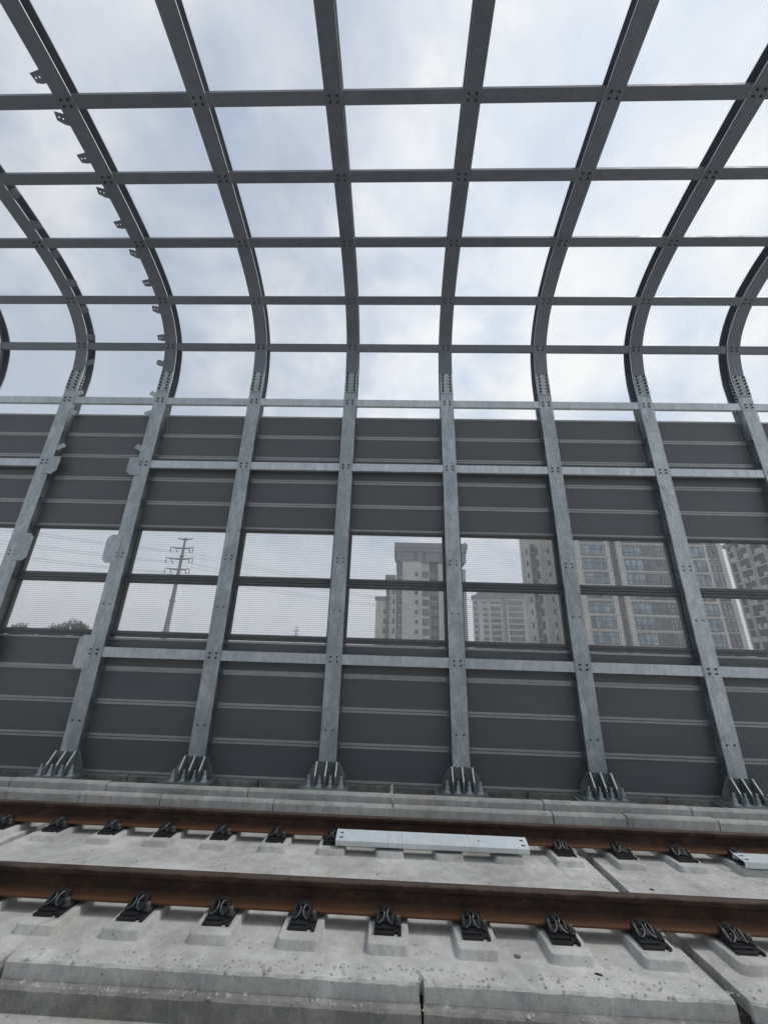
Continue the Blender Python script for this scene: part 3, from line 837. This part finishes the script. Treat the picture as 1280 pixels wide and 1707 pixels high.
# crumbs of concrete
mb = MB(); rnd = random.Random(3)
for k in range(1300):
    x = rnd.uniform(-3.4, 3.6)
    if rnd.random() < .45: y, z = rnd.uniform(-.345, -.20) , ZS
    elif rnd.random() < .5: y, z = rnd.uniform(-.388, -.345), -.160
    elif rnd.random() < .6: y, z = rnd.uniform(-.2, .05), ZS
    else: y, z = rnd.uniform(.6, 1.4), ZS
    if abs(((x - FX(0) + .3) % .6053) - .3) < .18 and -.14 < y < .6: continue
    r = rnd.choice((.002, .003, .003, .004, .006, .009, .012)) * rnd.uniform(.7, 1.3)
    p = TR @ Vector((x, y, z))
    ax = [Vector((rnd.uniform(-1,1), rnd.uniform(-1,1), rnd.uniform(-.4,.9))).normalized()*r*rnd.uniform(.7,1.4) for _ in range(6)]
    bmv = [p + Vector((r*1.2,0,0)), p + Vector((0,r,0)), p + Vector((-r,0,.0)), p + Vector((0,-r*1.1,0)), p + Vector((rnd.uniform(-r,r)*.5, rnd.uniform(-r,r)*.5, r*rnd.uniform(.5,1.1)))]
    mb.add(bmv, [(0,1,4),(1,2,4),(2,3,4),(3,0,4),(3,2,1,0)])
tag(link('concrete_crumbs', mb.mesh('concrete_crumbs', M['kerb'])), 'small crumbs of concrete scattered on the slab and its ledge', 'crumbs', None, 'stuff')
# small scraps lying on the slab
def scrap(x, y, z, w, d, rz, lab, mat='iron'):
    m_ = MB().prism([(-w/2,-d/2),(w/2,-d/3),(w/2*.6,d/2),(-w/2,d/2*.8)], (0,0,0), (1,0,0), (0,1,0), (0,0,.004)).mesh('scrap', M[mat])
    o = link('scrap', m_); on_track(o, x, y, z + .001, rz); tag(o, lab, 'scrap', 'dark scraps on the slab')
scrap(-1.83, .02, ZS, .055, .045, .2, 'small black triangular scrap between two fastener seats near the left')
scrap(1.33, -.17, ZS, .045, .016, -.4, 'small dark splinter on the slab right of the round hole')
scrap(2.36, 1.02, ZS, .04, .022, -.3, 'small dark chip on the slab just right of the right gap')

# ------------------------------------------------------------------ beyond the barrier: buildings
def tube_grid_window(mb, x0, x1, z0, z1, y, cols, glass, frame=1, rows=(.0,), bar=.09):
    """recessed glazing with frame bars; material slots: 0 glass, 1 frame"""
    mb.cur = 0; mb.box((x0, y-.06, z0), (x1, y+.05, z1))
    mb.cur = 1
    yb = y - .13
    mb.box((x0-.02, yb, z1-bar), (x1+.02, y-.061, z1+.03)); mb.box((x0-.02, yb, z0-.03), (x1+.02, y-.061, z0+bar))
    for c in cols: mb.box((x0 + (x1-x0)*c - bar/2, yb+.01, z0+bar), (x0 + (x1-x0)*c + bar/2, y-.061, z1-bar))
    for r in rows:
        if r: mb.box((x0, yb+.02, z0 + (z1-z0)*r - bar/2), (x1, y-.0611, z0 + (z1-z0)*r + bar/2))

def building(name_label, group, x, y):
    return thing('apartment_tower', name_label, 'apartment tower', (x, y, GZ), group)

def floors(z0, n, h=3.05): return [z0 + h*k for k in range(n)]
GRP = 'apartment towers beyond the barrier'

# -- big tower on the right with wide bluish windows (front wall at Y=85)
BX, BY = 39.0, 85.0
t = building('large beige tower with wide bluish windows, filling the panes right of the fifth arch', GRP, BX, BY)
top = H + 41 - GZ
def B(x): return x - BX
def Zb(z): return z + H - GZ
mb = MB()
mb.box((0, 0, 0), (B(46.55), 13, top)); mb.box((B(46.55), 1.1, 0), (B(48.1), 13, top)); mb.box((B(48.1), 0, 0), (B(59.35), 13, top))
mb.box((B(59.35), 2.0, 0), (B(60.6), 14, top)); mb.box((B(60.6), 0, 0), (B(70.6), 13, top))
link('wall', mb.mesh('wall', TILE['beige']), t)
mb = MB(); mb.box((B(46.56), .75, 0), (B(48.09), 1.09, top)); mb.box((B(59.36), 1.6, 0), (B(60.59), 1.99, top))
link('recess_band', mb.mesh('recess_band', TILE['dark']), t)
wA, wB, wC, wD, wE = [], [], [], [], []
mesh_win = {}
def win(key, glass, w, h, cols, rows):
    if key not in mesh_win:
        m_ = MB(); tube_grid_window(m_, 0, w, 0, h, 0, cols, glass, rows=rows); mesh_win[key] = m_.mesh('window', [GL[glass], WFRAME])
    return mesh_win[key]
def band(key, w, h, mat):
    if key not in mesh_win: mesh_win[key] = MB().box((0, -.14, 0), (w, .02, h)).mesh('sill_band', mat)
    return mesh_win[key]
rest = MB()
FZ = 4.15
for k in range(-5, 13):
    z = Zb(FZ + 3.06*k)
    vis = -1 <= k <= 7
    specs = [('A', 'blue', 40.35, 5.05, 2.35, (0, .13, .40, .5, .6, .87, 1), (.62, )),
             ('B', 'blue', 49.3, 3.9, 2.35, (0, .33, .62, 1), (.35,)),
             ('C', 'dark', 53.25, 3.0, 2.35, (0, 1), (.3,)),
             ('D', 'green', 56.3, 2.2, 2.35, (0, .3, .68, 1), (.55,)),
             ('E', 'blue', 63.0, 3.5, 2.4, (0, .4, .75, 1), (.4,)),
             ('F', 'green' if k % 3 else 'dark', 67.45, 2.0, 2.7, (0, .5, 1), (.45,)),
             ]
    for key, gl, x, w, h, cols, rows in specs:
        if vis:
            link('window', win(key + gl, gl, w, h, cols, rows), t, (B(x), -.01, z))
        else:
            rest.cur = 0; rest.box((B(x), -.07, z), (B(x)+w, .02, z+h))
    if vis:
        link('sill_band', band('s1', 6.3, .30, LINTEL), t, (B(40.0), -.012, z - .42)); link('sill_band', band('s2', 10.0, .30, LINTEL), t, (B(49.0), -.012, z - .42))
o = link('window', rest.mesh('window', GL['dark']), t); o['kind'] = 'stuff'
# rear wing seen left of it
mb = MB(); wx0, wx1 = B(32.25), B(46.0); wy = 15.0
mb.prism([(wx0, wy), (wx1, wy), (wx1, wy + 16), (wx0 + 6.2, wy + 16)], (0,0,0), (1,0,0), (0,1,0), (0,0,top - 9.6)); 
link('wing', mb.mesh('wing', TILE['beige']), t)
mb = MB(); mb.prism([(wx0 - .4, wy - .5), (wx1, wy - .5), (wx1, wy + 16.5), (wx0 + 6, wy + 16.5)], (0,0,top - 9.6), (1,0,0), (0,1,0), (0,0,1.2))
mb.box((wx0 - .25, wy - .25, 0), (wx0 + .18, wy + .3, top - 9.6)); mb.box((wx0 + .45, wy - .2, 0), (wx0 + .62, wy + .3, top - 9.6))
link('cornice', mb.mesh('cornice', TILE['beige2']), t)
mb = MB(); mb.box((B(34.35), wy - .12, 0), (B(36.2), wy + .2, top - 12)); mb.box((B(37.0), wy - .10, 0), (B(38.3), wy + .2, top - 12))
link('recess_band', mb.mesh('recess_band', TILE['lobby']), t)
for k in range(-1, 8):
    z = Zb(5.0 + 3.05*k)
    link('window', win('slit', 'dark', .38, 1.25, (0, 1), (.5,)), t, (B(33.35), wy - .01, z)); link('window', win('slit', 'dark', .38, 1.25, (0, 1), (.5,)), t, (B(38.75), wy - .01, z + .3))
    link('window', win('slot', 'dark', .62, 1.9, (0, 1), (.5,)), t, (B(35.7), wy - .14, z - .2))
    link('balcony', band('bal', 1.15, 1.25, M['frame']), t, (B(34.45), wy - .13, z - .9))
    link('window', win('tall', 'dark', .9, 2.0, (0, .5, 1), (.6,)), t, (B(34.55), wy - .13, z + .6))

# -- stepped tower, grey crown
BX, BY = -6.4, 130.0
t = building('stepped beige tower with a dark grey crown, either side of the fourth arch', GRP, BX, BY)
mb = MB(); zt = Zb(30.9)
mb.box((B(.3), 0, 0), (B(8.6), 16, zt)); mb.box((B(-2.7), .5, 0), (B(.3), 16, Zb(24.3))); mb.box((B(-6.3), 1.2, 0), (B(-2.7), 16, Zb(17.9)))
mb.box((B(8.6), .9, 0), (B(11.2), 16, zt)); mb.box((B(14.0), .3, 0), (B(18.4), 16, zt - .5))
link('wall', mb.mesh('wall', TILE['beige']), t)
mb = MB(); mb.box((B(18.4), 1.0, 0), (B(23.2), 16, zt - 2)); link('side_wall', mb.mesh('side_wall', TILE['pink']), t)
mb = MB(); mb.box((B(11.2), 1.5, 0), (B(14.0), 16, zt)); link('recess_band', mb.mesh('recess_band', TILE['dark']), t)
mb = MB()
mb.box((B(.15), -.2, zt), (B(23.3), 16, Zb(34.2))); mb.box((B(-.35), -.6, Zb(34.2)), (B(23.6), 16.4, Zb(35.5))); mb.box((B(-.6), -.8, Zb(35.5)), (B(23.9), 16.6, Zb(37.2)))
mb.box((B(22.9), -.5, Zb(37.2)), (B(23.5), 2, Zb(37.7)))
mb.box((B(-2.9), .3, Zb(24.3)), (B(.14), 16, Zb(25.1))); mb.box((B(-3.4), 0, Zb(25.1)), (B(.14), 16, Zb(26.2)))
mb.box((B(-6.4), 1, Zb(17.9)), (B(-2.9), 16, Zb(18.5))); mb.box((B(-6.7), .8, Zb(18.5)), (B(-2.9), 16, Zb(19.2)))
link('crown', mb.mesh('crown', TILE['grey']), t)
mb = MB()
for x0, x1 in ((.4, 1.15), (1.3, 2.2), (-2.5, -1.9), (-3.0, -2.72)): mb.box((B(x0), -.1, 0), (B(x1), .4, Zb(24 if x0 < 0 else 30.8)))
link('shaft_band', mb.mesh('shaft_band', TILE['dark']), t)
for k in range(-2, 10):
    z = Zb(1.6 + 3.05*k)
    if 1.6 + 3.05*k < 29:
        link('window', win('sq', 'dark', .75, 1.15, (0, .5, 1), (.5,)), t, (B(6.5), -.01, z)); link('window', win('sq2', 'green', 2.0, 1.9, (0, .33, .66, 1), (.5,)), t, (B(8.9), .88, z - .3))
        link('window', win('sq', 'dark', .75, 1.15, (0, .5, 1), (.5,)), t, (B(16.8), .29, z)); link('window', win('bay', 'violet', 2.4, 2.2, (0, .5, 1), (.4,)), t, (B(11.4), 1.48, z - .4))
        link('sill_band', band('s3', .9, .28, LINTEL), t, (B(1.3), -.12, z - .75))
    if 1.6 + 3.05*k < 22: link('window', win('slot2', 'dark', .55, 1.4, (0, 1), (.5,)), t, (B(-.75), .49, z)); link('sill_band', band('s4', .6, .2, LINTEL), t, (B(-2.5), -.12, z - .7))
    if 1.6 + 3.05*k < 16: link('window', win('slot2', 'dark', .55, 1.4, (0, 1), (.5,)), t, (B(-3.7), 1.19, z))
for k in range(2):
    for x in (5.9, 8.9, 14.8): link('window', win('cw', 'violet', 1.1, 1.3, (0, .33, .66, 1), (.5,)), t, (B(x), -.21, Zb(31.3 + 1.6*k)))

# -- farther tower with a hipped crown
BX, BY = 42.0, 220.0
t = building('farthest hazy grey tower with banded balconies, right of the fourth arch', GRP, BX, BY)
mb = MB(); mb.prism([(0, 0), (B(57.6), 0), (B(57.6), 18), (4.2, 18)], (0,0,0), (1,0,0), (0,1,0), (0,0,Zb(33))); mb.box((B(60.3), 0, 0), (B(80), 18, Zb(33))); mb.box((B(57.6), 1.5, 0), (B(60.3), 18, Zb(33)))
link('wall', mb.mesh('wall', TILE['lobby']), t)
mb = MB(); mb.prism([(-.8, 33.0), (-.5, 34.0), (2.0, 34.6), (2.6, 35.6), (4.0, 36.5), (40, 36.9), (40, 33)], (0, -.8, Zb(0)), (1,0,0), (0,0,1), (4.2, 19, 0))
link('crown', mb.mesh('crown', TILE['grey']), t)
mb = MB()
for x0, x1 in ((45.1, 47.1), (50.3, 51.3), (57.0, 57.6), (60.0, 60.9), (69.0, 69.9)): mb.box((B(x0), -.35, 0), (B(x1), .3, Zb(29)))
mb.box((B(45.1), -.3, Zb(29)), (B(57.6), .3, Zb(29.8))); mb.box((B(60.0), -.3, Zb(32)), (B(69.9), .3, Zb(32.8)))
link('pilaster', mb.mesh('pilaster', TILE['beige2']), t)
for k in range(-2, 9):
    z = Zb(4.6 + 3.1*k)
    link('balcony', band('b1', 8.0, .7, LINTEL), t, (B(61), -.2, z - .9)); link('window', win('w2', 'violet', 7.9, 2.2, (0, .5, 1), (.5,)), t, (B(61), -.01, z))
    link('window', win('w3', 'dark', 5.2, 1.6, (0, .3, .6, 1), (.5,)), t, (B(51.6), -.01, z)); link('window', win('w4', 'dark', 2.2, 1.4, (0, .5, 1), (.5,)), t, (B(47.6), -.01, z)); link('window', win('w5', 'dark', 1.4, 1.5, (0, 1), (.5,)), t, (B(42.9), -.01, z))
    link('balcony', band('b2', 5.4, .35, LINTEL), t, (B(51.5), -.2, z - .6))

# -- tower with a lattice of balconies at the right edge; its long side turned towards the track
t = thing('apartment_tower', 'grey tower with a pale lattice of balconies at the right edge of the photo', 'apartment tower', (92.4, 110, GZ), GRP, math.atan2(-.985, -.17))
top5 = Zb(33.0)
mb = MB(); mb.box((0, 1.3, 0), (30, 22, top5 - 1)); mb.box((-.42, .15, 0), (-.003, 22, top5 - 1)); link('wall', mb.mesh('wall', TILE['lobby']), t)
mb = MB(); mb.box((-.6, -.5, top5 - 1), (30.6, 22.6, top5)); link('crown', mb.mesh('crown', TILE['grey']), t)
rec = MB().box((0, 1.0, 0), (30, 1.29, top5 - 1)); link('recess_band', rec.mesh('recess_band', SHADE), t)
colx = [0, 2.6, 3.3, 8.0, 8.8, 13.5, 14.2, 19, 19.7, 24.4, 25.1, 29.6]
for x in colx: link('pier', band('pier', .42, top5 - 1, TILE['white']), t, (x, .2, 0))
for k in range(16):
    z = 1.2 + 2.95*k
    if z > top5 - 1.5: continue
    link('balcony', band('slab5', 30.0, .32, TILE['white']), t, (0, .35, z))
    for a in (.5, 3.9, 9.3, 14.8, 20.2, 25.6):
        link('balcony', band('par%d' % (k % 2), 1.9 if k % 2 else 2.4, 1.0, TILE['white']), t, (a + random.choice((0, 1.2, 2.0)), .3, z + .3))
mb = MB()
mb.box((30.02, 2, 0), (30.3, 9, top5 - 1)); mb.box((30.02, 13, 0), (30.3, 20, top5 - 1)); link('side_panel', mb.mesh('side_panel', TILE['white']), t)
for k in range(15):
    z = 2.2 + 2.95*k
    for y in (3, 14): 
        o = link('window', win('side5', 'dark', 4.6, 1.7, (0, .33, .66, 1), (.5,)), t, (30.32, y, z)); o.rotation_euler = (0, 0, R(90))

# ------------------------------------------------------------------ power poles
def power_pole(loc, h, spread, lab, big=True):
    t = thing('power_pole', lab, 'power pole', loc, 'power poles behind the barrier')
    mb = MB(); mb.tube([(0,0,0), (0,0,h*.5), (0,0,h*.8), (0,0,h)], [.95, .62, .40, .25], 14)
    for z, r in ((h*.45, .80), (h*.62, .66), (h*.76, .55), (h*.885, .45)): mb.cyl((0,0,z-.12), (0,0,z+.12), r+.12, 14)
    link('mast', mb.mesh('mast', M['pole']), t)
    arms = [(h - .25, 2.2, 2.2, 0), (h - 2.7, 3.6, 2.8, 1), (h - 5.6, 4.2, 3.2, 1), (h - 8.35, 3.9, 2.9, 1)]
    for z, l, r, ins in arms:
        mb = MB()
        for s, ln in ((-1, l), (1, r)):
            ln *= spread
            mb.tube([(0,-.0,z-.25), (s*ln*.5,0,z-.12), (s*ln,0,z+.12)], [.28, .19, .09], 8)
        link('cross_arm', mb.mesh('cross_arm', M['pole']), t)
        if ins:
            for s, ln in ((-1, l), (1, r)):
                ln *= spread
                for dx, dy in ((-.15, 0), (-1.2*s*s, .2)):
                    x = s*ln - (s*.2 if dx == -.15 else s*1.45)
                    mb = MB(); a = Vector((x, 0, z - .1)); b = a + Vector((.55 if dx != -.15 else -.1, .3, -1.15))
                    mb.cyl(a, b, .06, 6)
                    for q in range(6): c = a.lerp(b, .25 + .13*q); d = (b - a).normalized(); mb.cyl(c - d*.03, c + d*.03, .17, 8)
                    link('insulator', mb.mesh('insulator', M['insul']), t)
    return t
power_pole((-56.2, 100, GZ), 28.7 + H - GZ, 1.0, 'tall grey power pole with three insulator arms, seen between first and second arches')
power_pole((-71.9, 300, GZ), 20.3 + H - GZ, .8, 'tiny distant power pole low in the pane between second and third arches')
for k, (x, z) in enumerate(((-59.2, 24.7), (-53.9, 24.6), (-59.8, 21.9), (-53.3, 21.8), (-59.4, 19.1), (-53.6, 19.1))):
    mb = MB()
    for xe, ye, ze in ((x + 120, 190, z + 2), (x - 95, 20, z + 4)):
        pts = [Vector((x, 100, z)).lerp(Vector((xe, ye, ze)), a/14) + Vector((0, 0, -5*4*(a/14)*(1-a/14)*.6)) for a in range(15)]
        mb.tube([p + Vector((0,0,H)) for p in pts], .034, 5)
    tag(link('power_line', mb.mesh('power_line', M['wire'])), f'thin power wire from the {("top","top","middle","middle","lowest","lowest")[k]} insulator arm, {("left","right")[k%2]} side of the pole', 'power wire', 'power wires on the tall pole')

# ------------------------------------------------------------------ trees
def tree(loc, h, rx, lab, seed, n=2600, dome=3.0):
    rnd = random.Random(seed)
    t = thing('tree', lab, 'tree', loc, 'trees beyond the barrier')
    mb = MB(); mb.tube([(0,0,0), (.1,0,h*.3), (0,.1,h*.6), (.1,0,h*.85)], [.32,.24,.15,.05], 8)
    cl = []
    for k in range(46):
        a = rnd.uniform(0, 6.28); u = rnd.random(); rr = rx*math.sqrt(1 - u*u)*rnd.uniform(.75, 1.0)
        c = Vector((rr*math.cos(a), rr*math.sin(a), h - .45 - dome*(1 - u) - rnd.uniform(0, .25))); cl.append((c, rnd.uniform(.45, .85)))
        if k < 16: mb.tube([(0,0,h*rnd.uniform(.3,.55)), c*.5 + Vector((0,0,h*.28)), c], [.10,.06,.02], 5)
    link('trunk', mb.mesh('trunk', M['bark']), t)
    mb = MB()
    for k in range(n):
        c, r = rnd.choice(cl)
        d = Vector((rnd.gauss(0,1), rnd.gauss(0,1), rnd.gauss(0,.7))).normalized()*r*rnd.random()**.45
        p = c + d; s = rnd.uniform(.07, .15)
        u = Vector((rnd.uniform(-1,1), rnd.uniform(-1,1), rnd.uniform(-1,1))).normalized(); w = u.orthogonal().normalized()
        mb.add([p - u*s, p + w*s*.45, p + u*s, p - w*s*.45], [(0,1,2,3)])
    link('crown', mb.mesh('crown', M['leaf'], flip_ok=False), t)
tree((-39.9, 50, GZ), 3.35 + H - GZ, 3.4, 'round bushy treetop peeping above the panel edge, left of the first arch', 5, 7000, 2.6)
tree((-46.4, 50, GZ), 2.85 + H - GZ, 2.4, 'small pointed treetop at the lower left pane corner', 9, 4200, 3.0)
tree((-44.1, 52, GZ), 2.5 + H - GZ, 2.2, 'low treetop between the small and the bushy treetops', 12, 4200, 2.4)

# unseen other side of the enclosure, added to block light from behind the viewer
YO = 2*APEX - 7.0
mb = MB(); mb.box((-11, YO - .07, .2), (9.2, YO, H + .2)); mb.box((-11, YO - .07, H + 2.2), (9.2, YO, H + 4.7))
tag(link('unseen_barrier_wall', mb.mesh('unseen_barrier_wall', M['panel'])), None, None, None, 'structure')

# air: pale haze
def m_haze():
    m = bpy.data.materials.new('haze'); m.use_nodes = True; t = m.node_tree; t.nodes.clear()
    o = N(t, 'ShaderNodeOutputMaterial'); v = N(t, 'ShaderNodeVolumePrincipled')
    v.inputs['Color'].default_value = (.93, .95, .98, 1); v.inputs['Density'].default_value = .0010; v.inputs['Anisotropy'].default_value = .2
    L(t, v.outputs[0], o.inputs['Volume']); return m
tag(link('haze', MB().box((-720, -720, GZ - 1), (720, 720, 62)).mesh('haze', m_haze())), 'thin pale haze in the air', 'haze', None, 'stuff')

# ------------------------------------------------------------------ camera
cam = bpy.data.cameras.new('camera'); co = bpy.data.objects.new('camera', cam); COL.objects.link(co)
RX = ((.99926, -.03296, -.01983), (.02397, .93674, -.34919), (.03009, .34846, .93684))   # columns: right, forward, up
co.matrix_world = Matrix(((RX[0][0], RX[0][2], -RX[0][1], 0), (RX[1][0], RX[1][2], -RX[1][1], 0), (RX[2][0], RX[2][2], -RX[2][1], H), (0,0,0,1)))
cam.sensor_fit = 'VERTICAL'; cam.sensor_height = 24; cam.lens = 24*658.2/1707
cam.clip_start = .05; cam.clip_end = 6000
SC.camera = co

# ------------------------------------------------------------------ daylight: bright thin overcast
SUN_EL, SUN_AZ = R(60), R(84)          # azimuth from +Y towards +X
w = bpy.data.worlds.new('World'); SC.world = w; w.use_nodes = True
nt = w.node_tree; nt.nodes.clear()
out = N(nt, 'ShaderNodeOutputWorld'); bg = N(nt, 'ShaderNodeBackground')
sky = N(nt, 'ShaderNodeTexSky'); sky.sky_type = 'NISHITA'; sky.sun_disc = False
sky.sun_elevation = SUN_EL; sky.sun_rotation = SUN_AZ; sky.air_density = 1.2; sky.dust_density = 2.0
tc = N(nt, 'ShaderNodeTexCoord')
sep = N(nt, 'ShaderNodeSeparateXYZ'); L(nt, tc.outputs['Generated'], sep.inputs[0])
zz = math_n(nt, 'ADD', math_n(nt, 'MAXIMUM', sep.outputs[2], 0.0), .55)
cmb = N(nt, 'ShaderNodeCombineXYZ')
L(nt, math_n(nt, 'DIVIDE', sep.outputs[0], zz), cmb.inputs[0]); L(nt, math_n(nt, 'DIVIDE', sep.outputs[1], zz), cmb.inputs[1])
n1 = noise_tex(nt, cmb.outputs[0], 2.1, 6, .56, .25)
n2 = noise_tex(nt, cmb.outputs[0], 5.0, 7, .58, .3)
cf = math_n(nt, 'ADD', math_n(nt, 'MULTIPLY', n1, .7), math_n(nt, 'MULTIPLY', n2, .3))
# thicker, whiter towards the right
cf = math_n(nt, 'ADD', cf, math_n(nt, 'MULTIPLY', sep.outputs[0], .28))
cover = ramp(nt, cf, [(.36, .50), (.58, 1.0)])
low = ramp(nt, sep.outputs[2], [(.10, 1), (.55, 0)])           # the veil thickens towards the horizon
cover = math_n(nt, 'MAXIMUM', cover, low)
white = ramp(nt, n2, [(.30, (5.7, 6.6, 7.9)), (.64, (8.5, 8.6, 8.6))])
white = mix(nt, math_n(nt, 'MULTIPLY', low, .8), white, (7.5, 7.65, 8.1))
L(nt, mix(nt, cover, sky.outputs[0], white), bg.inputs[0])
bg.inputs[1].default_value = .1
L(nt, bg.outputs[0], out.inputs[0])
sl = bpy.data.lights.new('sun', 'SUN'); sl.energy = 1.5; sl.angle = R(14); sl.color = (1, .965, .91)
so = bpy.data.objects.new('sun', sl); COL.objects.link(so)
d = Vector((math.sin(SUN_AZ)*math.cos(SUN_EL), math.cos(SUN_AZ)*math.cos(SUN_EL), math.sin(SUN_EL)))
so.rotation_euler = d.to_track_quat('Z', 'Y').to_euler(); so.location = (10, 10, 30)

SC.view_settings.view_transform = 'Standard'; SC.view_settings.look = 'None'
SC.view_settings.exposure = .2; SC.view_settings.gamma = 1
SC.cycles.use_denoising = True
SC.cycles.max_bounces = 8; SC.cycles.transparent_max_bounces = 12
